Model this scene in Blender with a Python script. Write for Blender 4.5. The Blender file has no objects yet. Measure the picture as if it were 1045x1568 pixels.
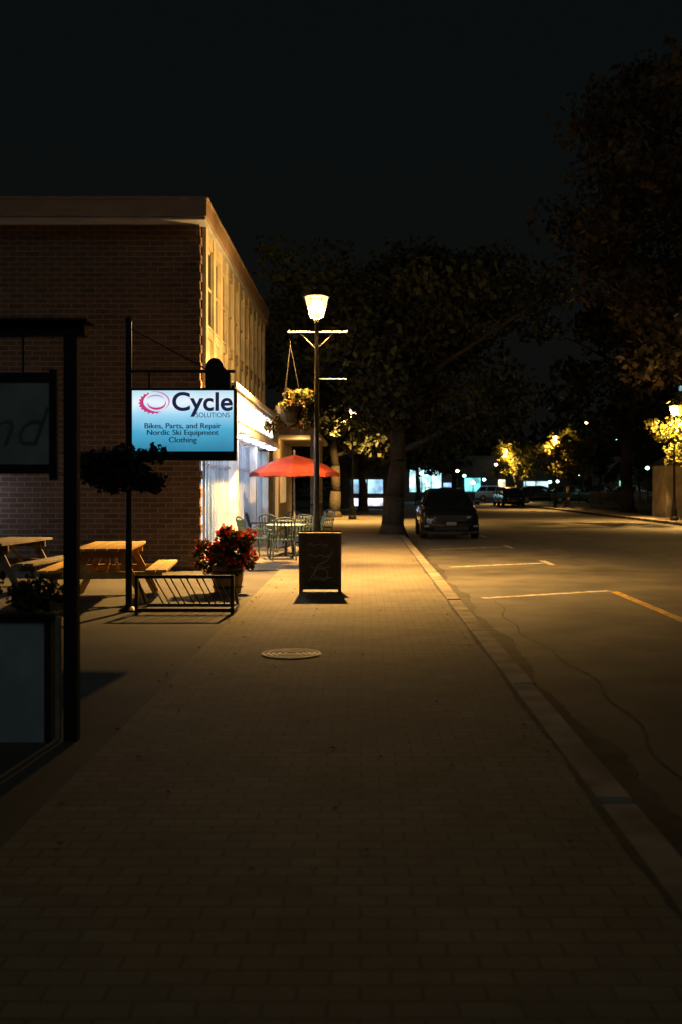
import bpy, math, random
import numpy as np
from mathutils import Vector, Matrix
random.seed(4); rng=np.random.default_rng(7)
scene=bpy.context.scene
scene.view_settings.view_transform='Standard'
scene.view_settings.look='None'
scene.view_settings.exposure=0
COL=scene.collection

# ---------------------------------------------------------------- materials
def nodes_of(m):
    m.use_nodes=True
    nt=m.node_tree
    return nt, nt.nodes, nt.links, nt.nodes['Principled BSDF']
def pos_node(n,l,obj=False):
    if obj:
        t=n.new('ShaderNodeTexCoord'); return t.outputs['Object']
    g=n.new('ShaderNodeNewGeometry'); return g.outputs['Position']
def mat(name,c,rough=.7,c2=None,scale=6,bump=0,metal=0,spec=.5,obj=False,detail=6,coat=0):
    m=bpy.data.materials.new(name); nt,n,l,b=nodes_of(m)
    b.inputs['Roughness'].default_value=rough; b.inputs['Metallic'].default_value=metal
    b.inputs['Specular IOR Level'].default_value=spec
    if coat: b.inputs['Coat Weight'].default_value=coat
    if c2 is None: c2=tuple(x*.7 for x in c)
    t=n.new('ShaderNodeTexNoise'); t.inputs['Scale'].default_value=scale; t.inputs['Detail'].default_value=detail
    l.new(pos_node(n,l,obj),t.inputs['Vector'])
    r=n.new('ShaderNodeValToRGB'); r.color_ramp.elements[0].position=.35; r.color_ramp.elements[1].position=.65
    r.color_ramp.elements[0].color=(*c2,1); r.color_ramp.elements[1].color=(*c,1)
    l.new(t.outputs['Fac'],r.inputs['Fac']); l.new(r.outputs['Color'],b.inputs['Base Color'])
    if bump:
        bp=n.new('ShaderNodeBump'); bp.inputs['Strength'].default_value=bump; bp.inputs['Distance'].default_value=.02
        l.new(t.outputs['Fac'],bp.inputs['Height']); l.new(bp.outputs['Normal'],b.inputs['Normal'])
    return m
def emis(name,c,s,var=0,scale=3):
    m=bpy.data.materials.new(name); nt,n,l,b=nodes_of(m)
    b.inputs['Base Color'].default_value=(*[x*.5 for x in c],1)
    b.inputs['Emission Color'].default_value=(*c,1); b.inputs['Emission Strength'].default_value=s
    if var:
        t=n.new('ShaderNodeTexNoise'); t.inputs['Scale'].default_value=scale
        l.new(pos_node(n,l),t.inputs['Vector'])
        mr=n.new('ShaderNodeMapRange'); mr.inputs['From Min'].default_value=.35; mr.inputs['From Max'].default_value=.65
        mr.inputs['To Min'].default_value=s*(1-var); mr.inputs['To Max'].default_value=s
        l.new(t.outputs['Fac'],mr.inputs['Value']); l.new(mr.outputs['Result'],b.inputs['Emission Strength'])
    return m
def brick(name,c1,c2,mortar,w,h,ms,plane='xz',rough=.8,bump=.5,rot=0,stain=.5):
    m=bpy.data.materials.new(name); nt,n,l,b=nodes_of(m)
    b.inputs['Roughness'].default_value=rough
    p=pos_node(n,l)
    s=n.new('ShaderNodeSeparateXYZ'); l.new(p,s.inputs[0])
    cb=n.new('ShaderNodeCombineXYZ')
    a,d={'xz':('X','Z'),'xy':('X','Y'),'yz':('Y','Z')}[plane]
    l.new(s.outputs[a],cb.inputs['X']); l.new(s.outputs[d],cb.inputs['Y'])
    nz=n.new('ShaderNodeTexNoise'); nz.inputs['Scale'].default_value=3.1; l.new(p,nz.inputs['Vector'])
    vm=n.new('ShaderNodeVectorMath'); vm.operation='SCALE'; vm.inputs['Scale'].default_value=.02
    l.new(nz.outputs['Color'],vm.inputs[0])
    va=n.new('ShaderNodeVectorMath'); va.operation='ADD'; l.new(cb.outputs[0],va.inputs[0]); l.new(vm.outputs[0],va.inputs[1])
    t=n.new('ShaderNodeTexBrick'); t.inputs['Scale'].default_value=1
    t.inputs['Brick Width'].default_value=w; t.inputs['Row Height'].default_value=h; t.inputs['Mortar Size'].default_value=ms
    t.inputs['Mortar Smooth'].default_value=.4
    t.inputs['Color1'].default_value=(*c1,1); t.inputs['Color2'].default_value=(*c2,1); t.inputs['Mortar'].default_value=(*mortar,1)
    l.new(va.outputs[0],t.inputs['Vector'])
    big=n.new('ShaderNodeTexNoise'); big.inputs['Scale'].default_value=.8; big.inputs['Detail'].default_value=14; big.inputs['Roughness'].default_value=.78; l.new(p,big.inputs['Vector'])
    mr=n.new('ShaderNodeMapRange'); mr.inputs['From Min'].default_value=.3; mr.inputs['From Max'].default_value=.7
    mr.inputs['To Min'].default_value=1-stain; mr.inputs['To Max'].default_value=1.15
    l.new(big.outputs['Fac'],mr.inputs['Value'])
    mx=n.new('ShaderNodeMix'); mx.data_type='RGBA'; mx.blend_type='MULTIPLY'; mx.inputs[0].default_value=1
    l.new(t.outputs['Color'],mx.inputs[6]); l.new(mr.outputs['Result'],mx.inputs[7])
    l.new(mx.outputs[2],b.inputs['Base Color'])
    bp=n.new('ShaderNodeBump'); bp.invert=True; bp.inputs['Strength'].default_value=bump; bp.inputs['Distance'].default_value=.01
    l.new(t.outputs['Fac'],bp.inputs['Height']); l.new(bp.outputs['Normal'],b.inputs['Normal'])
    return m
def leafmat(name,c,c2,scale=1.2,trans=.25):
    m=bpy.data.materials.new(name); nt,n,l,b=nodes_of(m)
    b.inputs['Roughness'].default_value=.75; b.inputs['Specular IOR Level'].default_value=.2
    t=n.new('ShaderNodeTexNoise'); t.inputs['Scale'].default_value=scale; t.inputs['Detail'].default_value=4
    l.new(pos_node(n,l),t.inputs['Vector'])
    r=n.new('ShaderNodeValToRGB'); r.color_ramp.elements[0].position=.38; r.color_ramp.elements[1].position=.62
    r.color_ramp.elements[0].color=(*c2,1); r.color_ramp.elements[1].color=(*c,1)
    l.new(t.outputs['Fac'],r.inputs['Fac']); l.new(r.outputs['Color'],b.inputs['Base Color'])
    if trans:
        tr=n.new('ShaderNodeBsdfTranslucent'); l.new(r.outputs['Color'],tr.inputs['Color'])
        ms=n.new('ShaderNodeMixShader'); ms.inputs[0].default_value=trans
        l.new(b.outputs[0],ms.inputs[1]); l.new(tr.outputs[0],ms.inputs[2])
        l.new(ms.outputs[0],n['Material Output'].inputs['Surface'])
    return m

M={}
M['iron']=mat('black_iron',(.02,.02,.02),.45,(.012,.012,.012),8,metal=.3)
M['arm']=mat('grey_arm_metal',(.3,.3,.28),.5,(.2,.2,.19),20)
M['iron2']=mat('worn_iron',(.03,.028,.024),.6,(.015,.014,.012),20)
M['asphalt']=mat('asphalt',(.08,.07,.055),.8,(.034,.031,.027),1.1,bump=.35,detail=14)
M['concrete']=mat('concrete',(.24,.2,.15),.85,(.08,.07,.055),2.5,bump=.4,detail=14)
M['lot']=mat('old_asphalt',(.065,.058,.045),.85,(.035,.032,.026),1.1,bump=.4,detail=14)
M['grass']=mat('lawn',(.05,.07,.03),.9,(.025,.035,.015),5,bump=.5)
M['wline']=mat('white_road_paint',(.58,.52,.42),.7,(.14,.13,.1),7,detail=12)
M['yline']=mat('yellow_road_paint',(.55,.33,.04),.7,(.18,.12,.03),7,detail=10)
M['paver']=brick('sidewalk_pavers',(.175,.145,.098),(.14,.114,.076),(.085,.07,.048),.2,.1,.008,'xy',.85,.35,stain=.55)
M['brick']=brick('dark_brown_brick',(.16,.09,.06),(.1,.055,.038),(.2,.17,.14),.3,.1,.014,'xz',.85,.5,stain=.35)
M['cream']=mat('cream_render',(.56,.5,.37),.75,(.36,.31,.24),1.6,bump=.1,detail=10)
M['white']=mat('white_paint',(.72,.72,.7),.5,(.55,.55,.52),3)
M['mull']=mat('grey_mullion',(.3,.36,.42),.5,(.22,.27,.32),3)
M['fascia']=mat('brown_fascia',(.3,.21,.15),.6,(.22,.15,.11),2)
M['soffit']=mat('grey_soffit',(.34,.37,.44),.6,(.28,.3,.36),2)
M['dglass']=mat('dark_glass',(.015,.018,.02),.08,(.01,.012,.015),2,spec=.8)
M['wood']=mat('raw_pine',(.68,.44,.13),.65,(.47,.28,.08),7,detail=8)
M['woodg']=mat('grey_wood',(.22,.19,.15),.75,(.13,.11,.09),7)
M['boardw']=mat('dark_board_wood',(.09,.06,.035),.7,(.05,.035,.02),7)
M['bark']=mat('bark',(.05,.04,.03),.9,(.022,.018,.014),9,bump=1)
M['leaf']=leafmat('foliage',(.04,.045,.02),(.012,.015,.008),.9,0)
M['leafe']=leafmat('elm_foliage',(.11,.095,.068),(.035,.032,.024),.7,0)
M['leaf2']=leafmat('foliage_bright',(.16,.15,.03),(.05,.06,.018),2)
M['red']=leafmat('red_petals',(.7,.035,.02),(.4,.012,.01),12)
M['org']=leafmat('orange_petals',(.6,.22,.03),(.5,.1,.05),12)
M['pink']=leafmat('pink_petals',(.55,.2,.25),(.4,.08,.1),12)
M['fabric']=leafmat('red_canvas',(.3,.05,.03),(.2,.03,.02),2,.3)
M['tan']=mat('tan_siding',(.34,.26,.16),.75,(.24,.18,.1),2)
M['dwall']=mat('dark_rendered_wall',(.09,.085,.075),.85,(.05,.048,.045),1)
M['chalk']=mat('chalkboard',(.03,.027,.024),.7,(.05,.045,.038),9)
M['plas']=mat('green_resin',(.015,.035,.042),.4,(.01,.024,.03),4)
M['tab']=mat('table_top',(.2,.26,.29),.35,(.16,.2,.23),6)

# ---------------------------------------------------------------- geometry helpers
class B:
    def __init__(s): s.v=[];s.f=[];s.m=[]
    def add(s,vs,fs,m=0):
        o=len(s.v); s.v+= [tuple(v) for v in vs]; s.f+=[tuple(i+o for i in f) for f in fs]; s.m+=[m]*len(fs)
    def box(s,x0,x1,y0,y1,z0,z1,m=0,rot=None,c=None):
        vs=[Vector((x,y,z)) for z in(z0,z1) for y in(y0,y1) for x in(x0,x1)]
        if rot is not None:
            c=Vector(c) if c else sum(vs,Vector())/8
            vs=[c+rot@(v-c) for v in vs]
        s.add(vs,[(0,2,3,1),(4,5,7,6),(0,1,5,4),(2,6,7,3),(0,4,6,2),(1,3,7,5)],m)
    def cyl(s,p0,p1,r0,r1=None,seg=10,m=0,caps=True):
        r1=r0 if r1 is None else r1
        p0=Vector(p0);p1=Vector(p1);d=(p1-p0).normalized()
        a=d.orthogonal().normalized();b=d.cross(a)
        vs=[];
        for p,r in((p0,r0),(p1,r1)):
            for i in range(seg):
                t=2*math.pi*i/seg; vs.append(p+(a*math.cos(t)+b*math.sin(t))*r)
        fs=[(i,(i+1)%seg,seg+(i+1)%seg,seg+i) for i in range(seg)]
        if caps: fs+=[tuple(range(seg))[::-1],tuple(range(seg,2*seg))]
        s.add(vs,fs,m)
    def lathe(s,c,prof,seg=20,m=0,rs=0):
        c=Vector(c);vs=[]
        for r,z in prof:
            for i in range(seg):
                t=2*math.pi*i/seg+rs; vs.append(c+Vector((r*math.cos(t),r*math.sin(t),z)))
        fs=[]
        for k in range(len(prof)-1):
            for i in range(seg):
                j=(i+1)%seg; fs.append((k*seg+i,k*seg+j,(k+1)*seg+j,(k+1)*seg+i))
        s.add(vs,fs,m)
    def tube(s,pts,r,seg=8,m=0):
        for a,b in zip(pts[:-1],pts[1:]): s.cyl(a,b,r,r,seg,m)
    def obj(s,name,mats,parent=None,bevel=0,smooth=False,loc=None,rz=0):
        me=bpy.data.meshes.new(name); me.from_pydata(s.v,[],s.f)
        for m in mats: me.materials.append(m)
        me.polygons.foreach_set('material_index',s.m)
        if smooth: me.polygons.foreach_set('use_smooth',[True]*len(s.f))
        me.update()
        o=bpy.data.objects.new(name,me); COL.objects.link(o)
        if parent: o.parent=parent
        if loc: o.location=loc
        o.rotation_euler.z=rz
        if bevel:
            md=o.modifiers.new('bev','BEVEL'); md.width=bevel; md.segments=2; md.limit_method='ANGLE'
        return o
def empty(name,loc=(0,0,0),rz=0):
    e=bpy.data.objects.new(name,None); COL.objects.link(e); e.location=loc; e.rotation_euler.z=rz; return e
def sheet(name,x0,x1,y0,y1,z,m,parent=None):
    b=B(); b.add([(x0,y0,z),(x1,y0,z),(x1,y1,z),(x0,y1,z)],[(0,1,2,3)]); return b.obj(name,[m],parent)
def leaves(name,clumps,size,mats,weights=None,parent=None,shell=.5,aspect=.6):
    """clumps: (cx,cy,cz,rx,ry,rz,n)"""
    P=[]
    for cx,cy,cz,rx,ry,rz,n in clumps:
        n=int(n); d=rng.normal(size=(n,3)); d/=np.linalg.norm(d,axis=1)[:,None]
        r=rng.random(n)**(shell)
        P.append(np.array([cx,cy,cz])+d*r[:,None]*np.array([rx,ry,rz]))
    P=np.concatenate(P); N=len(P)
    a=rng.normal(size=(N,3)); a/=np.linalg.norm(a,axis=1)[:,None]
    b=rng.normal(size=(N,3)); b=np.cross(a,b); b/=np.linalg.norm(b,axis=1)[:,None]
    s=size*(.6+.8*rng.random(N))[:,None]
    V=np.empty((N*4,3))
    V[0::4]=P-a*s; V[1::4]=P-b*s*aspect; V[2::4]=P+a*s; V[3::4]=P+b*s*aspect
    me=bpy.data.meshes.new(name)
    me.vertices.add(N*4); me.vertices.foreach_set('co',V.ravel())
    me.loops.add(N*4); me.loops.foreach_set('vertex_index',np.arange(N*4,dtype=np.int32))
    me.polygons.add(N); me.polygons.foreach_set('loop_start',np.arange(0,N*4,4,dtype=np.int32))
    for m in mats: me.materials.append(m)
    if len(mats)>1:
        me.polygons.foreach_set('material_index',rng.choice(len(mats),size=N,p=weights).astype(np.int32))
    me.update(calc_edges=True); me.validate()
    o=bpy.data.objects.new(name,me); COL.objects.link(o)
    if parent: o.parent=parent
    return o
def tree(name,x,y,h,tr,cr,cz0,n=12000,size=.14,lm=None,z0=0,lean=(0,0),seed=1,limbs=11,dens=1):
    R=random.Random(seed)
    e=empty(name); b=B()
    pts=[]
    k=7
    for i in range(k+1):
        t=i/k
        pts.append(Vector((x+lean[0]*t+R.uniform(-.12,.12)*(t>0),y+lean[1]*t+R.uniform(-.12,.12)*(t>0),z0+t*h*.85)))
    rad=[tr*(1-.85*(i/k)) for i in range(k+1)]
    b.cyl(pts[0]-Vector((0,0,.1)),pts[0]+Vector((0,0,.35)),tr*1.5,tr*1.02,14)
    b.cyl(pts[0]+Vector((0,0,.2)),pts[1],tr*1.1,rad[1],14)
    for i in range(1,k): b.cyl(pts[i],pts[i+1],rad[i],rad[i+1],12)
    clumps=[]
    def at(t):
        f=t*k; i=min(int(f),k-1); return pts[i].lerp(pts[i+1],f-i), rad[i]
    ct=(cz0-z0)/(h*.85)
    for i in range(limbs):
        t=ct*.75+(1-ct*.75)*(i+.5)/limbs
        p,r=at(min(t,.98)); ang=i*2.4+R.uniform(-.4,.4)
        u=(t-ct*.75)/(1-ct*.75)
        L=cr*(math.sin(math.pi*min(1,.22+.75*u)))*R.uniform(.8,1.1)
        d=Vector((math.cos(ang),math.sin(ang),R.uniform(.25,.7)))
        q=p
        for j in range(3):
            q2=q+d*(L/3)+Vector((R.uniform(-.15,.15),R.uniform(-.15,.15),R.uniform(-.05,.15)))*L*.2
            b.cyl(q,q2,max(.02,r*.5*(1-j*.28)),max(.015,r*.5*(1-(j+1)*.28)),7)
            for s in range(2 if j else 1):
                dd=Vector((R.uniform(-1,1),R.uniform(-1,1),R.uniform(-.4,.8)))*L*.35
                b.cyl(q2,q2+dd,max(.015,r*.18),.01,5)
                c=q2+dd; rr=cr*R.uniform(.2,.34)
                clumps.append((c.x,c.y,c.z,rr,rr,rr*R.uniform(.6,.85)))
            q=q2
        rr=cr*R.uniform(.22,.34); clumps.append((q.x,q.y,q.z,rr,rr,rr*.75))
    tp=pts[-1]; clumps.append((tp.x,tp.y,tp.z+h*.05,cr*.35,cr*.35,h*.1))
    tot=sum(c[3]**2 for c in clumps)
    cl=[(*c,n*c[3]**2/tot) for c in clumps]
    b.obj('trunk_and_limbs',[M['bark']],e,smooth=True)
    leaves('crown',cl,size,[lm or M['leaf']],None,e)
    return e
def point(name,loc,p,c,parent=None,r=.08):
    d=bpy.data.lights.new(name,'POINT'); d.energy=p; d.color=c; d.shadow_soft_size=r
    o=bpy.data.objects.new(name,d); COL.objects.link(o); o.location=loc
    if parent: o.parent=parent
    return o
def text(name,body,size,loc,rot,m,parent,off=0,align='LEFT',ext=.002,sx=1):
    c=bpy.data.curves.new(name,'FONT'); c.body=body; c.size=size; c.offset=off; c.extrude=ext; c.align_x=align
    c.materials.append(m)
    o=bpy.data.objects.new(name,c); COL.objects.link(o); o.location=loc; o.rotation_euler=rot; o.scale.x=sx
    o.parent=parent; return o

# ---------------------------------------------------------------- ground, road, sidewalk
RZ=-.12
sheet('ground',-400,400,-60,600,-.135,M['grass'])
sheet('road',1.42,13.95,-30,400,RZ,M['asphalt'])
b=B(); b.box(-1.6,1.2,-12,62,-.3,0); b.obj('sidewalk',[M['paver']])
b=B(); b.box(-30,-1.6,-12,33,-.3,-.006); b.obj('side_lot',[M['lot']])
b=B(); b.box(-3.1,-1.6,19,33,-.006,.004); b.obj('patio_paving',[M['paver']])
b=B(); b.box(-60,-1.6,33.01,400,-.3,-.01); b.box(-1.6,1.2,62,400,-.3,-.01); b.obj('lawn',[M['grass']])
b=B()
y=-12
while y<400:
    L=random.choice((1.5,2.4,3.0,3.0))
    dx=random.uniform(-.012,.012)
    b.box(1.2+max(dx,0),1.40+dx,y,y+L-random.uniform(.015,.05),-.3,.004+random.uniform(-.014,.006)); y+=L
b.obj('kerb',[M['concrete']],bevel=.02)
b=B(); b.box(1.202,1.39,-12,400,-.3,-.05); b.obj('kerb_bedding',[M['lot']])
dirt=mat('gutter_grit',(.045,.04,.033),.9,(.015,.013,.011),4,bump=.4,detail=12)
def ribbon(b,x0f,x1f,y0,y1,z,st=.12,m=0):
    n=int((y1-y0)/st); vs=[]
    for i in range(n):
        y=y0+i*st; vs.append((x0f(y),y,z)); vs.append((x1f(y),y,z))
    b.add(vs,[(2*i,2*i+1,2*i+3,2*i+2) for i in range(n-1)],m)
b=B()
ribbon(b,lambda y:1.421,lambda y:1.6+.06*math.sin(y*1.3)+.03*math.sin(y*4.1)+random.uniform(-.02,.02),-12,120,RZ+.004)
ribbon(b,lambda y:1.17+.012*math.sin(y*2.3)+random.uniform(-.012,.004),lambda y:1.199,-12,60,.004)
ribbon(b,lambda y:1.95+.09*math.sin(y*.9)+.04*math.sin(y*3.7)-.012,lambda y:1.95+.09*math.sin(y*.9)+.04*math.sin(y*3.7)+random.uniform(.002,.018),1,15,RZ+.004,.1)
b.obj('gutter_dirt',[dirt])
b=B()
def patch(cx,cy,w,h):
    k=22; b.add([(cx+w*math.cos(i*2*math.pi/k)*(1+random.uniform(-.12,.12)),cy+h*math.sin(i*2*math.pi/k)*(1+random.uniform(-.12,.12)),RZ+.003) for i in range(k)],[tuple(range(k))])
patch(8,15,2.4,3.2); patch(6.3,25,1.0,4); patch(9.5,36,2,5)
b.obj('asphalt_patches',[mat('new_asphalt',(.05,.046,.04),.85,(.035,.032,.029),6,bump=.4,detail=12)])
b=B()
y=20
while y<400:
    b.box(13.95,14.15,y,y+2.98,-.3,.01); y+=3
b.obj('kerb',[M['concrete']],bevel=.015)
b=B(); b.box(14.15,17,20,400,-.3,0); b.obj('sidewalk',[M['concrete']])
b=B(); b.box(17,90,20,400,-.3,-.01); b.obj('lawn',[M['grass']])
z=RZ+.005
b=B()
def quad(b,p,q,w,z,m=0):
    p=Vector((p[0],p[1],0));q=Vector((q[0],q[1],0));d=(q-p).normalized();n=Vector((-d.y,d.x,0))*w/2
    b.add([(p-n)+Vector((0,0,z)),(q-n)+Vector((0,0,z)),(q+n)+Vector((0,0,z)),(p+n)+Vector((0,0,z))],[(0,1,2,3)],m)
for k in range(8):
    y0=15.3+5.9*k
    quad(b,(1.85,y0),(4.05,y0+1.1),.16,z)
    if k: quad(b,(4.14,y0+.5),(4.14,y0+1.9),.15,z)
quad(b,(4.1,16.3),(4.1,2),.14,z,1)
for k in range(6):
    quad(b,(11.2,24+6*k),(13.6,24+6*k),.12,z)
b.obj('road_markings',[M['wline'],M['yline']])
b=B(); c=(-.68,9.48,0)
b.lathe(c,[(0,.006),(.29,.006),(.29,-.05)],48,0)
for r in (.05,.105,.16,.21,.258):
    b.lathe(c,[(r,.006),(r,.014),(r+.022,.014),(r+.022,.006)],48,1)
b.obj('manhole_cover',[M['iron2'],mat('worn_steel',(.34,.29,.2),.6,(.16,.135,.1),12,detail=12)])
b=B()
for i in range(160):
    x=random.uniform(-1.6,1.3); y=random.uniform(3.5,26); a=random.uniform(0,3.14); s_=random.uniform(.01,.024)
    if random.random()<.5: x=random.choice((random.uniform(1.0,1.2),random.uniform(-1.7,-1.3)))
    b.add([(x-s_*math.cos(a),y-s_*math.sin(a),.008),(x+s_*.5*math.sin(a),y-s_*.5*math.cos(a),.014),(x+s_*math.cos(a),y+s_*math.sin(a),.01),(x-s_*.5*math.sin(a),y+s_*.5*math.cos(a),.02)],[(0,1,2,3)])
b.obj('fallen_leaves',[mat('dry_leaf',(.22,.15,.06),.8,(.1,.07,.03),3)])

# ---------------------------------------------------------------- brick building
bb=empty('brick_building')
WX=-3.12; Y0=19; Y1=30.8
b=B(); b.box(-22,WX-.003,Y0,Y1,-.2,6.6); b.obj('brick_walls',[M['brick']],bb)
b=B()
for i in range(38):
    if i%2==0: b.box(WX-.2,WX+.03,Y0-.03,Y0+.2,.02+i*.172,.02+i*.172+.165)
    else: b.box(WX-.1,WX+.01,Y0-.015,Y0+.1,.02+i*.172,.02+i*.172+.165)
b.obj('quoins',[M['brick']],bb,bevel=.006)
b=B(); b.box(WX,WX+.02,Y0+.22,Y1,2.65,6.6); 
nw=11; pitch=(Y1-Y0-.4)/nw
for i in range(nw+1):
    yy=Y0+.3+i*pitch
    b.box(WX+.02,WX+.1,yy-.12,yy+.12,3.5,6.6)
b.box(WX+.02,WX+.07,Y0+.25,Y1,4.55,4.72); b.box(WX+.02,WX+.07,Y0+.25,Y1,6.35,6.6)
b.obj('facade',[M['cream']],bb,bevel=.008)
b=B();b2=B()
for i in range(nw):
    yy=Y0+.3+(i+.5)*pitch
    b.box(WX+.021,WX+.03,yy-.3,yy+.3,4.8,6.25)
    for a in (-.34,.3): b2.box(WX+.02,WX+.06,yy+a,yy+a+.04,4.76,6.3)
    b2.box(WX+.031,WX+.06,yy-.3,yy+.3,5.5,5.54); b2.box(WX+.02,WX+.09,yy-.34,yy+.34,4.72,4.76)
b.obj('upper_windows',[M['dglass']],bb); b2.obj('window_frames',[M['cream']],bb)
b=B(); b.box(-22,-2.93,18.62,31.1,6.66,6.98,0); b.box(-21.9,-2.96,18.65,31.05,6.6,6.658,1)
b.box(-22,-2.9,18.6,31.12,6.981,7.03,0)
b.obj('roof_and_fascia',[M['fascia'],M['soffit']],bb,bevel=.01)
M['shop']=emis('lit_shop_glass',(.62,.8,1),1.5,.5,.9)
M['soff']=emis('soffit_light',(.88,.86,1),30)
b=B(); b.box(WX,WX+.015,Y0+.22,Y1,.45,2.65); b.obj('storefront_glass',[M['shop']],bb)
b=B(); b.box(WX,WX+.06,Y0+.22,Y1,-.05,.45)
for yy in(23.,27.,30.5): b.box(WX+.016,WX+.22,yy,yy+.25,.0,2.68)
b.obj('storefront_base',[M['white']],bb,bevel=.006)
b=B()
yy=Y0+.25
while yy<Y1:
    b.box(WX+.016,WX+.07,yy,yy+.05,.452,2.64)
    if random.random()<.5: b.box(WX+.016,WX+.022,yy+.08,yy+.36,.46,random.uniform(.8,1.4),1)
    yy+=.42
b.box(WX+.016,WX+.06,Y0+.22,Y1,2.0,2.05)
b.obj('storefront_mullions',[M['mull'],mat('window_display',(.12,.16,.22),.8,(.05,.06,.1),5)],bb)
b=B(); b.box(WX+.021,-2.45,Y0+.25,29.3,2.7,2.84,0);b.box(WX+.021,-2.48,Y0+.28,29.28,2.84,3.5,1);b.box(WX+.021,-2.43,Y0+.22,29.32,3.5,3.62,0)
b.obj('canopy',[M['white'],M['cream']],bb,bevel=.01)
b=B()
for yy in (20.,21.8,23.6,25.4,27.2,28.8): b.box(-2.75,-2.55,yy-.5,yy+.3,2.67,2.698)
b.obj('soffit_lights',[M['soff']],bb)
M['letter']=emis('lit_letters',(1,.93,.8),2.6)
t=text('illuminated_letters','BAKERY CAFE & GRILL',.62,(-2.47,19.7,2.93),(math.pi/2,0,math.pi/2),M['letter'],bb,off=.012,ext=.03,sx=1.18)
b=B(); b.box(-7.75,-7.45,18.72,18.99,1.75,1.95,0); b.box(-7.73,-7.47,18.74,18.97,1.7,1.748,1)
b.obj('wall_lamp',[M['iron'],emis('wall_lamp_lens',(.8,.88,1),5)],bb)
point('wall_lamp_light',(-7.55,18.3,1.4),16,(.78,.82,1),bb,.1)

nb=empty('tan_shop')
b=B(); b.box(-9,-3.0,33.2,42,-.1,3.3,0); b.box(-9.2,-1.5,32.9,42.2,3.3,3.45,1)
for yy in(33.1,35.2,37.5,40):
    b.box(-1.75,-1.63,yy,yy+.12,0,3.3,1)
b.box(-1.74,-1.64,33.1,40,.95,1.03,1)
b.box(-2.98,-1.6,33.0,41,-.1,.03,1)
yy=33.2
while yy<40: b.box(-1.71,-1.67,yy,yy+.04,.1,.95,1); yy+=.16
b.add([(-9.2,32.95,3.45),(-1.5,32.95,3.45),(-5.3,32.95,5.2),(-9.2,42,3.45),(-1.5,42,3.45),(-5.3,42,5.2)],[(0,1,2),(3,5,4),(1,4,5,2),(0,2,5,3)],1)
b.obj('walls_and_porch',[M['tan'],M['woodg']],nb)
b=B(); b.box(-4.6,-3.6,33.17,33.195,1,2.3); b.box(-2.995,-2.97,34,35,0.1,2.2); b.box(-2.995,-2.97,36,38.5,1,2.2)
b.obj('windows',[emis('warm_window',(1,.6,.22),.5,.5)],nb)
point('porch_light',(-2.2,35.5,2.9),110,(1,.5,.14),nb,.1)

# ---------------------------------------------------------------- street lamps
def lampglass(name,col,st):
    m=bpy.data.materials.new(name); nt,n,l,_=nodes_of(m)
    em=n.new('ShaderNodeEmission'); em.inputs['Color'].default_value=(*col,1); em.inputs['Strength'].default_value=st
    trn=n.new('ShaderNodeBsdfTransparent'); ad=n.new('ShaderNodeAddShader')
    l.new(em.outputs[0],ad.inputs[0]); l.new(trn.outputs[0],ad.inputs[1]); l.new(ad.outputs[0],n['Material Output'].inputs['Surface'])
    return m
M['lampglass']=lampglass('lamp_glass',(1,.66,.24),1.3)
M['lampcore']=lampglass('lamp_core',(1,.75,.36),5)
LC=(1,.54,.14)
def lamp(x,y,p,sp,arms=True,z=0,H=5.0):
    e=empty('street_lamp',(x,y,z)); b=B()
    b.lathe((0,0,0),[(.0,.0),(.2,0),(.2,.12),(.15,.2),(.13,.55),(.09,.7),(.075,.95),(.06,1.1),(.05,3),(.04,H-.12),(.055,H-.1),(.055,H-.06),(.03,H-.02)],16,0)
    for i in range(6):
        a=math.pi/3*i
        b.cyl((.03*math.cos(a),.03*math.sin(a),H-.05),(.13*math.cos(a),.13*math.sin(a),H),.007,.007,5)
        b.cyl((.13*math.cos(a),.13*math.sin(a),H),(.24*math.cos(a),.24*math.sin(a),H+.42),.007,.007,5)
    b.lathe((0,0,0),[(.26,H+.405),(.27,H+.43),(.12,H+.53),(.06,H+.56),(.045,H+.61),(0,H+.66)],6,0)
    b.obj('post',[M['iron']],e,smooth=False)
    if arms:
        b=B()
        b.cyl((-.56,0,4.7),(.6,0,4.7),.018,seg=8); b.cyl((0,0,3.76),(.6,0,3.76),.012,seg=8)
        for s in(-.56,.6): b.lathe((s,0,4.7),[(0,-.04),(.035,0),(0,.04)],8)
        b.cyl((0,0,4.35),(.35,0,4.7),.01,seg=6);b.cyl((0,0,4.35),(-.35,0,4.7),.01,seg=6)
        b.obj('banner_arms',[M['arm']],e)
    b=B(); b.lathe((0,0,0),[(.125,H),(.24,H+.4)],6,0); b.obj('lantern_glass',[M['lampglass']],e)
    b=B(); b.lathe((0,0,H+.22),[(0,-.15),(.1,-.11),(.13,0),(.1,.11),(0,.15)],12); b.obj('diffuser',[M['lampcore']],e,smooth=True)
    point('lamp_light',(0,0,H+.2),p,LC,e,.06)
    d=bpy.data.lights.new('lamp_fill_spot','SPOT'); d.energy=sp; d.color=LC; d.shadow_soft_size=.08; d.spot_size=math.radians(138); d.spot_blend=.75  # extra downward spot, added to brighten the ground below the lantern
    o=bpy.data.objects.new('lamp_fill_spot',d); COL.objects.link(o); o.location=(0,0,H+.2); o.parent=e
    return e
lamp(-.93,20,680,13500)
lamp(-.51,48.5,180,13000,False)
lamp(14.7,47,1200,15000,False)
lamp(14.5,75,1000,12000,False)
lamp(14.5,101,1000,12000,False)

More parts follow.
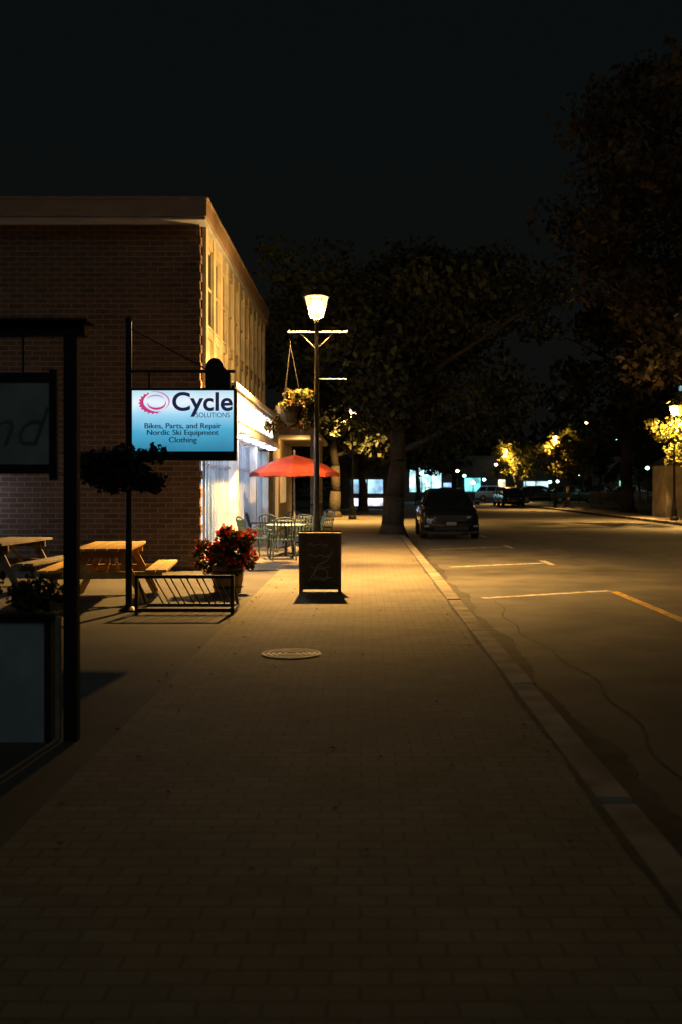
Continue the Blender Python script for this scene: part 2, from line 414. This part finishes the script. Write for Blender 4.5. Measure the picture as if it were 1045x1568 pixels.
def basket(x,y,zc,rx,rz,ztop,mats,w,n=900,size=.035):
    e=empty('hanging_flower_basket'); b=B()
    b.lathe((x,y,zc),[(0,-rz*.9),(rx*.3,-rz*.75),(rx*.55,-rz*.3),(rx*.62,0)],16)
    for i in range(3):
        a=i*2.1; b.cyl((x+rx*.55*math.cos(a),y+rx*.55*math.sin(a),zc),(x,y,ztop-.25),.006,seg=5)
    b.cyl((x,y,ztop-.25),(x,y,ztop),.008,seg=5)
    b.obj('basket_and_chains',[M['iron']],e)
    cl=[]
    for i in range(26):
        a=random.uniform(0,6.28); r=random.uniform(.1,.95)*rx
        cl.append((x+r*math.cos(a),y+r*math.sin(a),zc+random.uniform(-.9,.6)*rz,rx*.24,rx*.24,rz*.35,n/26))
    leaves('flowers_and_foliage',cl,size,mats,w,e)
    return e
basket(-1.46,20,3.2,.46,.44,4.7,[M['leaf'],M['leaf2'],M['red'],M['org']],[.36,.54,.04,.06],3400,.035)

# ---------------------------------------------------------------- lit hanging sign
sg=empty('hanging_sign'); SY=12.8
b=B()
b.cyl((-3.01,SY,-.05),(-3.01,SY,3.72),.042,.038,12); b.lathe((-3.01,SY,0),[(.12,0),(.12,.02),(.05,.06)],16)
b.lathe((-3.01,SY,3.72),[(.05,0),(.05,.03),(0,.08)],12)
b.cyl((-3.01,SY,3.08),(-1.64,SY,3.08),.022,seg=10)
b.cyl((-3.01,SY,3.64),(-2.0,SY,3.1),.009,seg=6)
for x in(-2.75,-1.82): b.cyl((x,SY,3.08),(x,SY,2.82),.012,seg=6)
b.cyl((-1.67,SY,2.9),(-1.67,SY,1.95),.02,seg=8)
b.obj('post_and_bracket',[M['iron']],sg)
b=B(); pr=[(-2.02,2.86),(-2.02,3.08)]
for i in range(9):
    a=math.pi-i*math.pi/8*.95; pr.append((-1.9+.12*math.cos(a),3.12+.13*math.sin(a)))
pr+=[(-1.70,3.05),(-1.70,2.86)]
k=len(pr); b.add([(x,SY-.05,z) for x,z in pr]+[(x,SY+.05,z) for x,z in pr],[tuple(range(k)),tuple(range(k,2*k))[::-1]]+[(i,(i+1)%k,k+(i+1)%k,k+i) for i in range(k)])
b.obj('crest',[M['iron']],sg)
b=B()
x0,x1,z0,z1=-2.96,-1.64,2.05,2.85
b.box(x0,x1,SY-.07,SY+.07,z1-.02,z1+.01);b.box(x0,x1,SY-.07,SY+.07,z0-.12,z0);b.box(x0-.015,x0+.004,SY-.07,SY+.07,z0-.12,z1);b.box(x1-.012,x1+.02,SY-.07,SY+.07,z0-.12,z1)
b.box(x0+.004,x1-.012,SY+.05,SY+.065,z0,z1-.02)
b.obj('cabinet',[M['iron']],sg,bevel=.004)
m=bpy.data.materials.new('lit_sign_face'); nt,n,l,bs=nodes_of(m)
g=n.new('ShaderNodeNewGeometry'); s=n.new('ShaderNodeSeparateXYZ'); l.new(g.outputs['Position'],s.inputs[0])
mr=n.new('ShaderNodeMapRange'); mr.inputs['From Min'].default_value=2.05; mr.inputs['From Max'].default_value=2.83; l.new(s.outputs['Z'],mr.inputs['Value'])
nz=n.new('ShaderNodeTexNoise'); nz.inputs['Scale'].default_value=3; l.new(g.outputs['Position'],nz.inputs['Vector'])
ma=n.new('ShaderNodeMath'); ma.operation='MULTIPLY_ADD'; ma.inputs[1].default_value=.16; ma.inputs[2].default_value=-.08; l.new(nz.outputs['Fac'],ma.inputs[0])
mb=n.new('ShaderNodeMath'); mb.operation='ADD'; l.new(mr.outputs['Result'],mb.inputs[0]); l.new(ma.outputs[0],mb.inputs[1])
r=n.new('ShaderNodeValToRGB'); r.color_ramp.elements[0].color=(.02,.2,.34,1); r.color_ramp.elements[1].color=(.5,.74,.88,1)
e1=r.color_ramp.elements.new(.35); e1.color=(.07,.4,.62,1); e2=r.color_ramp.elements.new(.6); e2.color=(.34,.68,.9,1); e3=r.color_ramp.elements.new(.8); e3.color=(.82,.92,.98,1)
l.new(mb.outputs[0],r.inputs['Fac']); l.new(r.outputs['Color'],bs.inputs['Emission Color']); bs.inputs['Emission Strength'].default_value=1.0
bs.inputs['Base Color'].default_value=(.3,.3,.3,1)
b=B(); b.box(x0+.006,x1-.014,SY-.06,SY+.048,z0+.002,z1-.022); b.obj('lit_face',[m],sg)
navy=emis('navy_vinyl',(.012,.015,.05),1); navy.node_tree.nodes['Principled BSDF'].inputs['Base Color'].default_value=(.01,.01,.03,1)
pk=emis('pink_vinyl',(.62,.05,.2),.9); bl=emis('pale_vinyl',(.62,.28,.48),.9)
R=(math.pi/2,0,0); fy=SY-.064
text('title_text','Cycle',.33,(-2.45,fy,2.575),R,navy,sg,off=.007,sx=1.05)
text('subtitle_text','SOLUTIONS',.088,(-1.70,fy,2.485),R,navy,sg,off=0,align='RIGHT',sx=.93)
for i,(tx,zz) in enumerate((('Bikes, Parts, and Repair',2.345),('Nordic Ski Equipment',2.26),('Clothing',2.165))):
    for dx in(0,.005): text('line_text',tx,.096,(-2.31+dx,fy-dx*.3,zz),R,navy,sg,off=.0,align='CENTER',sx=1.08,ext=.001)
def crescent(b,cx,cz,rx,rz,a0,a1,w,m,y,k=24,teeth=0):
    vs=[];fs=[]
    for i in range(k+1):
        t=i/k; a=math.radians(a0+(a1-a0)*t); ww=w*math.sin(math.pi*min(1,t*.92+.06))
        o=1+(teeth if (i//2)%2==0 else 0)
        vs.append((cx+rx*o*math.cos(a),y,cz+rz*o*math.sin(a))); vs.append((cx+(rx-ww)*math.cos(a),y,cz+(rz-ww)*math.sin(a)))
        if i: fs.append((2*i-2,2*i-1,2*i+1,2*i))
    b.add(vs,fs,m)
b=B()
crescent(b,-2.68,2.67,.175,.13,110,300,.05,0,fy,44,.1)
crescent(b,-2.66,2.69,.19,.13,-50,110,.022,1,fy-.001)
crescent(b,-2.64,2.67,.12,.09,180,380,.03,0,fy-.002)
crescent(b,-2.65,2.69,.12,.085,20,170,.02,1,fy-.003)
b.obj('logo',[pk,bl],sg)
pb=empty('hanging_plant'); b=B()
b.lathe((-3.02,12.62,1.8),[(0,-.2),(.2,-.15),(.3,.0)],14); b.cyl((-3.02,12.8,2.0),(-3.02,12.5,2.0),.012,seg=6)
for i in range(3): b.cyl((-3.02+.28*math.cos(i*2.1),12.62+.28*math.sin(i*2.1),1.8),(-3.02,12.62,2.01),.005,seg=4)
b.obj('basket',[M['iron']],pb)
cl=[]
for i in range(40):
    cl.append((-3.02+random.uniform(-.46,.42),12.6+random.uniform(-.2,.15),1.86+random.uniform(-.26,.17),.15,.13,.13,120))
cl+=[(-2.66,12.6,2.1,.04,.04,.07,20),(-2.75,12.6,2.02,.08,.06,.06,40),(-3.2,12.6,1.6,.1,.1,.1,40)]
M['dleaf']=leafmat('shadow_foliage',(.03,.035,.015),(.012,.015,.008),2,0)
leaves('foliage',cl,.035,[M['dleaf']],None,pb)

# ---------------------------------------------------------------- foreground left sign + planter
fs=empty('wooden_hanging_sign'); FY=6.3
M['dwood']=mat('dark_stained_wood',(.016,.015,.013),.8,(.008,.008,.007),8,spec=.2)
b=B(); b.box(-1.885,-1.80,FY-.04,FY+.04,-.05,2.6); b.box(-3.6,-1.75,FY-.05,FY+.05,2.55,2.63); b.box(-3.6,-1.72,FY-.1,FY+.1,2.631,2.65)
b.box(-3.6,-1.96,FY-.02,FY+.02,1.68,1.74);b.box(-3.6,-1.96,FY-.02,FY+.02,2.26,2.32);b.box(-1.98,-1.93,FY-.025,FY+.025,1.64,2.34)
for x in(-2.15,-3.1): b.cyl((x,FY,2.3),(x,FY,2.56),.008,seg=6)
b.obj('frame',[M['dwood']],fs,bevel=.004)
b=B(); b.box(-3.6,-1.98,FY-.01,FY+.01,1.74,2.26); b.obj('panel',[mat('grey_panel',(.26,.3,.31),.6,(.17,.2,.21),4)],fs)
t=text('script_text','nd',.36,(-2.4,FY-.012,1.86),R,mat('faded_letter',(.11,.12,.12),.7),fs,off=-.004); t.data.shear=.35
pl=empty('planter_box')
b=B(); b.box(-3.6,-2.0,FY-.05,FY+.05,-.02,.76,0); b.box(-1.935,-1.905,FY-.05,FY+.0,0,.78,1); b.box(-3.6,-1.93,FY-.08,FY+.12,.76,.8,2)
b.box(-2.0,-1.96,FY-.06,FY+.06,-.02,.76,2)
b.obj('box',[mat('grey_blue_board',(.32,.37,.42),.6,(.22,.26,.3),3),M['woodg'],M['dwood']],pl,bevel=.005)
cl=[(-2.0-random.random()*1.3,FY+.05+random.uniform(-.1,.1),.9+random.uniform(-.05,.12),.13,.13,.11,130) for i in range(16)]
leaves('plants',cl,.025,[M['leaf'],M['leaf2'],M['org']],[.66,.3,.04],pl)

# ---------------------------------------------------------------- sandwich board
sb=empty('sandwich_board',(-.64,15.0,0))
for s,nm in((-1,'front_panel'),(1,'back_panel')):
    b=B(); rot=Matrix.Rotation(s*math.radians(9)*-1,3,'X')
    yb=s*.16
    def bx(x0,x1,z0,z1,t,m):
        vs=[]
        bb2=B(); bb2.box(x0,x1,-t,t,z0,z1,m)
        for v in bb2.v:
            w=rot@Vector(v); vs.append((w.x,w.y+yb,w.z))
        b.add(vs,bb2.f,m)
    bx(-.31,-.27,0,.93,.018,0);bx(.27,.31,0,.93,.018,0);bx(-.27,.27,.89,.93,.018,0);bx(-.27,.27,.07,.12,.018,0);bx(-.27,.27,.12,.89,.008,1)
    if s<0:
        def stroke(pts,w=.005):
            for p,q in zip(pts[:-1],pts[1:]):
                d=Vector((q[0]-p[0],0,q[1]-p[1])); nn=Vector((-d.z,0,d.x)).normalized()*w
                vs=[Vector((p[0],-.0105,p[1]))-nn,Vector((q[0],-.0105,q[1]))-nn,Vector((q[0],-.0105,q[1]))+nn,Vector((p[0],-.0105,p[1]))+nn]
                b.add([tuple((rot@v)+Vector((0,yb,0))) for v in vs],[(0,1,2,3)],2)
        for k in range(4): stroke([(-.18+.02*k+ i*.05,.75-.17*k+.02*math.sin(i*2.1+k)) for i in range(7)])
        stroke([(.02+.1*math.cos(a/3),.3+.09*math.sin(a/3)) for a in range(20)])
        stroke([(-.16,.2),(-.02,.45),(.1,.5),(.2,.66)])
    b.obj(nm,[M['boardw'],M['chalk'],mat('chalk_marks',(.28,.26,.22),.9)],sb)

# ---------------------------------------------------------------- picnic tables
def picnic(x,y,rz,m,L=1.9):
    e=empty('picnic_table',(x,y,0),rz); b=B()
    for i in range(5): b.box(-.38+i*.153,-.38+i*.153+.143,-L/2,L/2,.72,.76)
    for s in(-1,1):
        for i in range(2): 
            a=s*(.64+i*.15); b.box(a-.068,a+.068,-L/2,L/2,.43,.47)
    for yy in(-L/2+.25,L/2-.29):
        b.box(-.78,.78,yy,yy+.04,.33,.428)
        b.box(-.36,.36,yy,yy+.04,.62,.718)
        for s in(-1,1):
            rot=Matrix.Rotation(s*math.radians(-27),3,'Y')
            b.box(s*.38-.05,s*.38+.05,yy-.042,yy-.002,-.03,.76,0,rot,(s*.4,yy,.36))
    b.cyl((0,-L/2+.3,.36),(0,-.1,.71),.03,seg=4); b.cyl((0,L/2-.3,.36),(0,.1,.71),.03,seg=4)
    b.obj('planks_and_legs',[m],e,bevel=.005)
picnic(-3.62,14.35,math.radians(6),M['wood'])
picnic(-5.6,15.6,math.radians(-5),M['woodg'])
b=B(); xa,xb,ya,yb2=-2.83,-1.63,12.45,13.0
for y in(ya,):
    b.box(xa,xb,y-.02,y+.02,.03,.075)
b.box(xa,xb,yb2-.02,yb2+.02,.03,.07)
b.box(xa,xb,ya-.02,ya+.02,.45,.49)
for x in(xa,xb): 
    b.box(x-.02,x+.02,ya-.02,ya+.02,0,.49); b.box(x-.02,x+.02,ya,yb2,.03,.07); b.cyl((x,ya,.47),(x,yb2,.06),.018,seg=8)
for i in range(1,6):
    x=xa+i*(xb-xa)/6
    b.cyl((x-.06,ya,.46),(x+.03,yb2,.06),.009,seg=6)
    b.cyl((x+.02,ya,.46),(x+.11,yb2,.06),.009,seg=6)
b.obj('bike_rack',[M['iron']])

fb=empty('flower_planter'); b=B(); c=(-2.05,15.1,0)
b.lathe(c,[(0,0),(.2,0),(.235,.2),(.25,.4),(.23,.4),(.22,.36),(0,.36)],18,0)
for zz in(.07,.3): b.lathe(c,[(.21+zz*.09,zz),(.224+zz*.09,zz),(.224+zz*.09,zz+.03),(.21+zz*.09,zz+.03)],18,1)
b.obj('barrel',[mat('weathered_cedar',(.34,.2,.09),.7,(.2,.12,.05),7),M['iron']],fb)
cl=[]
for i in range(44):
    a=random.uniform(0,6.28); r=random.uniform(0,.44)
    cl.append((c[0]+r*math.cos(a),c[1]+r*math.sin(a)*.8,.64+random.uniform(-.26,.26)-(r*.25),.12,.12,.1,80))
leaves('foliage',cl,.035,[M['leaf2'],M['leaf']],[.6,.4],fb)
fl=[(p[0],p[1],p[2]+.05,.13,.13,.1,19) for p in cl]
leaves('red_flowers',fl,.03,[M['red'],M['pink'],M['org']],[.76,.1,.14],fb,aspect=.9,shell=.25)

def umbrella(x,y,zt,r,m,zr):
    e=empty('patio_umbrella'); b=B(); k=8
    vs=[(x,y,zt)]
    rings=[(.35,.22),(.7,.56),(1,1)]
    N=32
    for f,dz in rings:
        for i in range(N):
            a=2*math.pi*i/N; q=abs(math.sin(a*k/2))
            sc=1-.07*q*f
            zz=zt-(zt-zr)*dz+ (-.05*q*f if f<1 else .03*q)
            vs.append((x+r*f*sc*math.cos(a),y+r*f*sc*math.sin(a),zz))
    fs=[(0,1+i,1+(i+1)%N) for i in range(N)]
    for q in range(2):
        for i in range(N):
            j=(i+1)%N; fs.append((1+q*N+i,1+(q+1)*N+i,1+(q+1)*N+j,1+q*N+j))
    o=1+2*N
    L=len(vs)
    for i in range(N):
        v=vs[o+i]; vs.append((v[0],v[1],v[2]-.1))
    for i in range(N):
        j=(i+1)%N; fs.append((o+i,L+i,L+j,o+j))
    b.add(vs,fs,0); b.obj('canopy',[m],e)
    b=B(); b.cyl((x,y,0),(x,y,zt+.06),.022,seg=10); b.lathe((x,y,zt+.06),[(.03,0),(.03,.04),(0,.07)],8)
    b.lathe((x,y,0),[(0,.1),(.08,.1),(.24,.05),(.25,0)],16)
    for i in range(k):
        a=2*math.pi*i/k; b.cyl((x,y,zt-.5),(x+r*.55*math.cos(a),y+r*.55*math.sin(a),zt-(zt-zr)*.42),.008,seg=4)
    b.obj('pole_and_ribs',[M['woodg']],e)
umbrella(-1.72,25,2.4,1.13,M['fabric'],1.93)
def ptable(x,y):
    e=empty('patio_table'); b=B()
    b.lathe((x,y,0),[(0,.745),(.44,.745),(.45,.73),(.44,.715),(0,.715)],24,0)
    b.cyl((x,y,.02),(x,y,.72),.03,seg=10,m=1)
    for i in range(4):
        a=i*math.pi/2+.5; b.cyl((x,y,.1),(x+.33*math.cos(a),y+.33*math.sin(a),.02),.02,seg=6,m=1)
    b.obj('top_and_pedestal',[M['tab'],M['iron']],e)
def chair(x,y,rz,m=None):
    e=empty('patio_chair',(x,y,0),rz); b=B()
    b.box(-.24,.24,-.23,.23,.42,.45)
    for sx in(-1,1):
        b.cyl((sx*.22,-.2,.43),(sx*.26,-.26,0),.022,.018,6); b.cyl((sx*.22,.2,.43),(sx*.26,.3,0),.022,.018,6)
        b.cyl((sx*.26,-.22,.42),(sx*.27,-.24,.64),.018,.018,6); b.box(sx*.27-.03,sx*.27+.03,-.26,.24,.63,.66)
        b.cyl((sx*.23,.21,.43),(sx*.22,.33,.88),.02,.018,6)
    for i in range(5):
        x=-.16+i*.08; b.cyl((x,.22,.45),(x*.95,.325,.86),.016,.016,5)
    b.tube([(-.22,.33,.86),(-.12,.345,.91),(0,.35,.925),(.12,.345,.91),(.22,.33,.86)],.022,6)
    b.obj('seat_back_and_legs',[m or M['plas']],e,bevel=.006)
ptable(-1.75,22.6); ptable(-1.9,25.4); ptable(-1.6,28)
chair(-1.75,21.75,math.pi+.2); chair(-2.45,22.3,math.pi/2+.5); chair(-1.5,23.5,-.3); chair(-2.2,24.4,2.8)
chair(-1.3,25.2,-1.4); chair(-2.7,26,1.6); chair(-1.9,27.2,3.3); chair(-1.2,28.5,-.8)

# ---------------------------------------------------------------- car
M['paint']=mat('black_car_paint',(.012,.013,.014),.25,(.01,.01,.012),2,obj=True,coat=.6)
M['paint2']=mat('grey_car_paint',(.07,.075,.08),.3,(.06,.065,.07),2,obj=True,coat=.6)
M['paint3']=mat('white_car_paint',(.5,.52,.55),.3,(.45,.47,.5),2,obj=True,coat=.6)
M['tyre']=mat('tyre_rubber',(.02,.02,.02),.9); M['rim']=mat('alloy',(.3,.3,.3),.35,metal=.8)
M['grl']=mat('dark_grille_trim',(.06,.06,.06),.4,metal=.5)
M['hl']=mat('headlight',(.25,.25,.25),.1,(.12,.12,.12),30,obj=True); M['plate']=mat('licence_plate',(.25,.25,.23),.5,obj=True)
def car(x,y,paint,rz=0,z=RZ):
    e=empty('parked_car',(x,y,z),rz)
    b=B()
    st=[(-.02,.62,.36,.66),(.03,.80,.28,.74),(.15,.90,.24,.92),(.45,.94,.22,1.0),(1.05,.95,.22,1.08),(1.3,.95,.22,1.1),(2.4,.95,.22,1.1),(3.8,.95,.24,1.1),(4.3,.92,.28,1.08),(4.5,.84,.34,.98),(4.55,.7,.42,.9)]
    def ring(w,zb,zt): 
        h=zt-zb
        return [(-w*.86,zb),(-w*.97,zb+h*.2),(-w,zb+h*.45),(-w*.985,zb+h*.75),(-w*.93,zt-.03),(-w*.8,zt+.01),(-w*.4,zt+.03),(0,zt+.035),(w*.4,zt+.03),(w*.8,zt+.01),(w*.93,zt-.03),(w*.985,zb+h*.75),(w,zb+h*.45),(w*.97,zb+h*.2),(w*.86,zb)]
    vs=[];fs=[];K=15
    for yy,w,zb,zt in st: vs+=[(a,yy,c) for a,c in ring(w,zb,zt)]
    for i in range(len(st)-1):
        for j in range(K): fs.append((i*K+j,(i+1)*K+j,(i+1)*K+(j+1)%K,i*K+(j+1)%K))
    fs+=[tuple(range(K)),tuple(range((len(st)-1)*K,len(st)*K))[::-1]]
    b.add(vs,fs); b.obj('body',[paint],e,smooth=True)
    b=B()
    gs=[(1.0,.84,1.06,1.09),(1.75,.83,.68*1.0,1.56),(2.2,.84,0,1.64),(3.2,.84,0,1.65),(4.0,.82,0,1.58),(4.4,.78,0,1.1)]
    vs=[]
    for i,(yy,w,_,zt) in enumerate(gs):
        rw=w*.74 if 0<i<5 else w*.9
        zb=1.08
        vs+=[(-w,yy if i else yy,zb),(-(w*.55+rw*.45),yy,zb+(zt-zb)*.5),(-rw,yy,zt-.05),(-rw*.8,yy,zt),(0,yy,zt+.02),(rw*.8,yy,zt),(rw,yy,zt-.05),(w*.55+rw*.45,yy,zb+(zt-zb)*.5),(w,yy,zb)]
    K=9;fs=[];ms=[]
    for i in range(5):
        for j in range(K-1):
            fs.append((i*K+j,(i+1)*K+j,(i+1)*K+j+1,i*K+j+1))
            side=j in(0,1,6,7); ms.append(1 if (side or (i==0 and 2<=j<=5)) else 0)
    o=len(b.v); b.v+=vs; b.f+=fs; b.m+=ms
    for i in (1,2,3,4):
        for s in(-1,1):
            w=gs[i][1]; rw=w*.74; b.cyl((s*(w+.0),gs[i][0]+(.12 if i>1 else -.62),1.09),(s*(rw+.01),gs[i][0],gs[i][3]-.05),.03,.025,6,0)
    for s in(-1,1): b.cyl((s*.58,1.9,1.68),(s*.58,3.9,1.66),.02,.02,6,0)
    b.obj('greenhouse',[paint,M['dglass']],e)
    b=B()
    for s in(-1,1):
        for yy in(.85,3.65):
            xo=s*.96;xi=s*.74
            b.cyl((xi,yy,.34),(xo,yy,.34),.34,.34,24,0); b.cyl((xo,yy,.34),(xo+s*.01,yy,.34),.22,.2,16,1)
    b.obj('wheels',[M['tyre'],M['rim']],e,bevel=.02)
    b=B()
    for s in(-1,1):
        b.add([(s*.55,.03,.72),(s*.88,.17,.76),(s*.87,.2,.88),(s*.58,.08,.82)],[(0,1,2,3)],0)
        b.box(s*.98-.08,s*.98+.08,1.25,1.4,1.1,1.24,2)
        b.box(s*.8-.08,s*.8+.08,.0,.08,.4,.46,0)
    b.box(-.5,.5,-.03,.05,.6,.78,1); 
    for i in range(4): b.box(-.5,.5,-.04,.0,.62+i*.045,.635+i*.045,3)
    b.box(-.55,.55,-.05,.05,.3,.42,1); b.box(-.16,.16,-.06,-.04,.46,.57,4); b.box(-.9,.9,-.01,.2,.2,.27,1)
    b.obj('lights_grille_mirrors',[M['hl'],M['tyre'],paint,M['grl'],M['plate']],e,bevel=.006)
    return e
car(2.87,32.3,M['paint'])
for x,y,p in((12.8,84,'paint'),(12.9,92,'paint2'),(19.5,96,'paint'),(22.5,95,'paint2'),(25.5,96,'paint'),(17,110,'paint3'),(9.0,106,'paint2'),(28.6,96,'paint3')):
    car(x,y,M[p],math.pi if x==12.9 else (0 if x<15 else 1.4),RZ if x<14 else 0)

# ---------------------------------------------------------------- trees
tree('oak_tree',1.0,33.6,10.2,.36,4.6,3.4,22000,.12,seed=3,lean=(.6,.5),limbs=16)
tree('maple_tree',-1.5,52,11,.3,4.2,3.8,7000,.18,seed=5)
tree('maple_tree',0.0,66,12,.3,5,3.2,7000,.2,seed=6)
tree('elm_tree',18.0,48,25.5,.55,8.0,5.5,42000,.2,lm=M['leafe'],seed=8,lean=(.5,0),limbs=28)
tree('elm_tree',16.5,62,15,.4,5,5,7000,.22,seed=9,limbs=16)
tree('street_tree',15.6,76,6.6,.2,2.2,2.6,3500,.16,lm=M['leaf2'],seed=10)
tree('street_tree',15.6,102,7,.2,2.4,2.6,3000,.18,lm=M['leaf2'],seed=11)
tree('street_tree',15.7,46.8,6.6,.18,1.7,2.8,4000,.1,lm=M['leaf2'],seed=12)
tree('street_tree',5,90,9,.25,4,3,5000,.22,seed=13)
cl=[]
for i in range(120):
    x=random.uniform(-55,75); y=random.uniform(122,150); h=random.uniform(6,13)
    for k in range(5):
        cl.append((x+random.uniform(-2,2),y+random.uniform(-2,2),h*.35+k*h*.13,3.2,3,2.2,35))
leaves('distant_trees',cl,.5,[M['leaf']])
cl=[]
for i in range(30):
    x=random.uniform(-40,-9); y=random.uniform(50,90); h=random.uniform(6,11)
    for k in range(5): cl.append((x+random.uniform(-2,2),y,h*.3+k*h*.14,2.8,2.5,2,40))
leaves('distant_trees',cl,.35,[M['leaf']])
for i,(x,y) in enumerate([(20,84),(25,90),(31,100),(9.5,114)]):
    tree('street_tree',x,y,6.5+i%2,.16,2.4,2.4,2200,.2,lm=M['leaf'],seed=20+i)

# ---------------------------------------------------------------- distant buildings
def shop(x0,x1,y,h,wins,name='distant_shop',wm=None):
    e=empty(name); b=B(); b.box(x0,x1,y,y+8,-.1,h); b.box(x0-.1,x1+.1,y-.1,y+8.1,h,h+.25); b.obj('walls',[M['dwall']],e)
    for a,c,z0_,z1_,col,s in wins:
        b=B(); nn=max(1,int((c-a)/1.2)); ww=(c-a)/nn
        for i in range(nn): b.box(a+i*ww+.06,a+(i+1)*ww-.06,y-.05,y-.01,z0_,z1_)
        b.obj('lit_windows',[emis('lit_window',col,s,.75,1.1)],e)
shop(4.5,10,112,4.2,[(5.2,8.9,1.0,3.8,(.45,.85,.9),3.2),(9,10,.6,2,(.3,.5,1),2.5)])
shop(-2,3,72,3.4,[(-.9,1.5,1.1,2.1,(.4,.72,1),1.8),(-.9,1.5,.2,.75,(.8,.8,1),2.4)])
shop(11,24,118,5,[(12,14,1,2.6,(.2,.8,.8),2.4),(16,17,1,2.4,(1,.8,.5),2.8),(19,22,1.2,2.2,(.5,.8,1),2)])
shop(26,40,105,4.5,[(27,28,1,2.2,(.3,.9,.7),1.6),(32,33.3,1,2.1,(.5,.8,1),1.8)])
ap=empty('apartment_tower'); b=B(); b.box(38,52,122,134,-.1,19); b.box(37.8,52.2,121.8,134.2,19,19.5); b.obj('walls',[mat('tower_wall',(.25,.27,.28),.7)],ap)
b=B(); b2=B()
for f in range(6):
    for i in range(7):
        (b if random.random()<.4 else b2).box(38.6+i*1.9,38.6+i*1.9+1.2,121.9,121.98,1.5+f*2.9,3+f*2.9)
b.obj('lit_windows',[emis('tower_window',(.3,.6,.65),.7,.5)],ap); b2.obj('dark_windows',[M['dglass']],ap)
sh=empty('garden_shed'); b=B(); b.box(15.7,17.7,51.5,54,-.1,2.7,0)
b.add([(15.5,51.3,2.7),(17.9,51.3,2.7),(16.7,51.3,3.4),(15.5,54.2,2.7),(17.9,54.2,2.7),(16.7,54.2,3.4)],[(0,1,2),(3,5,4),(1,4,5,2),(0,2,5,3)],1)
b.box(16.6,17.3,51.46,51.49,0,2,1); b.obj('walls_roof_door',[M['cream'],M['woodg']],sh)
b=B(); y=55
while y<75: b.box(17.05,17.09,y,y+.04,0,1.3); y+=.3
for zz in(.2,1.15): b.box(17.05,17.09,55,75,zz,zz+.05)
b.obj('iron_fence',[M['woodg']])

cols=[((1,.55,.2),30),((.3,.9,.8),24),((.4,.6,1),24),((1,.8,.5),26),((.3,1,.6),18)]
gm=[emis('globe',c,s*.6) for c,s in cols]
for i,(x,y,h) in enumerate([(9.5,100,3),(11,108,2.6),(12.6,120,3.4),(17,104,3),(20,92,2.6),(28,100,4),(3.2,95,3.2),(5.2,88,2.6),(31,98,5.5),(24,84,3),(26.5,118,9),(30.2,119,7),(7.6,96,3.6),(22.8,103,3.2),(18.6,99,1.9),(10.4,94,1.8),(6.5,104,2),(13.4,110,2.2),(15.5,116,4),(21.5,110,2)]):
    e=empty('distant_lamp'); b=B(); b.cyl((x,y,-.1),(x,y,h),.06,.04,6); b.obj('post',[M['iron']],e)
    b=B(); b.lathe((x,y,h+.14),[(0,-.14),(.15,-.06),(.18,.03),(.1,.14),(0,.17)],10); b.obj('globe',[gm[i%5]],e)

# ---------------------------------------------------------------- world, ambient fill, camera
w=bpy.data.worlds.new('World'); scene.world=w; w.use_nodes=True
n=w.node_tree.nodes; l=w.node_tree.links; bg=n['Background']
tc=n.new('ShaderNodeTexCoord'); s=n.new('ShaderNodeSeparateXYZ'); l.new(tc.outputs['Generated'],s.inputs[0])
r=n.new('ShaderNodeValToRGB'); r.color_ramp.elements[0].color=(.0045,.0046,.0038,1); r.color_ramp.elements[1].color=(.0028,.0042,.0044,1); r.color_ramp.elements[1].position=.45
l.new(s.outputs['Z'],r.inputs['Fac']); l.new(r.outputs['Color'],bg.inputs['Color']); bg.inputs['Strength'].default_value=1
d=bpy.data.lights.new('ambient_fill','SUN'); d.energy=.12; d.angle=math.radians(25); d.color=(.85,1,.92)  # weak sun lamp from behind the camera, added to lift the dark foreground
o=bpy.data.objects.new('ambient_fill',d); COL.objects.link(o); o.rotation_euler=(math.radians(48),0,math.radians(12))

cd=bpy.data.cameras.new('camera'); cam=bpy.data.objects.new('camera',cd); COL.objects.link(cam)
cam.location=(0,0,1.6); cam.rotation_euler=(math.pi/2,0,0)
cd.sensor_fit='VERTICAL'; cd.sensor_height=36; cd.lens=35; cd.shift_x=-.0214; cd.shift_y=-.0249; cd.clip_end=1500
cd.dof.use_dof=True; cd.dof.focus_distance=14.5; cd.dof.aperture_fstop=2.0
scene.camera=cam
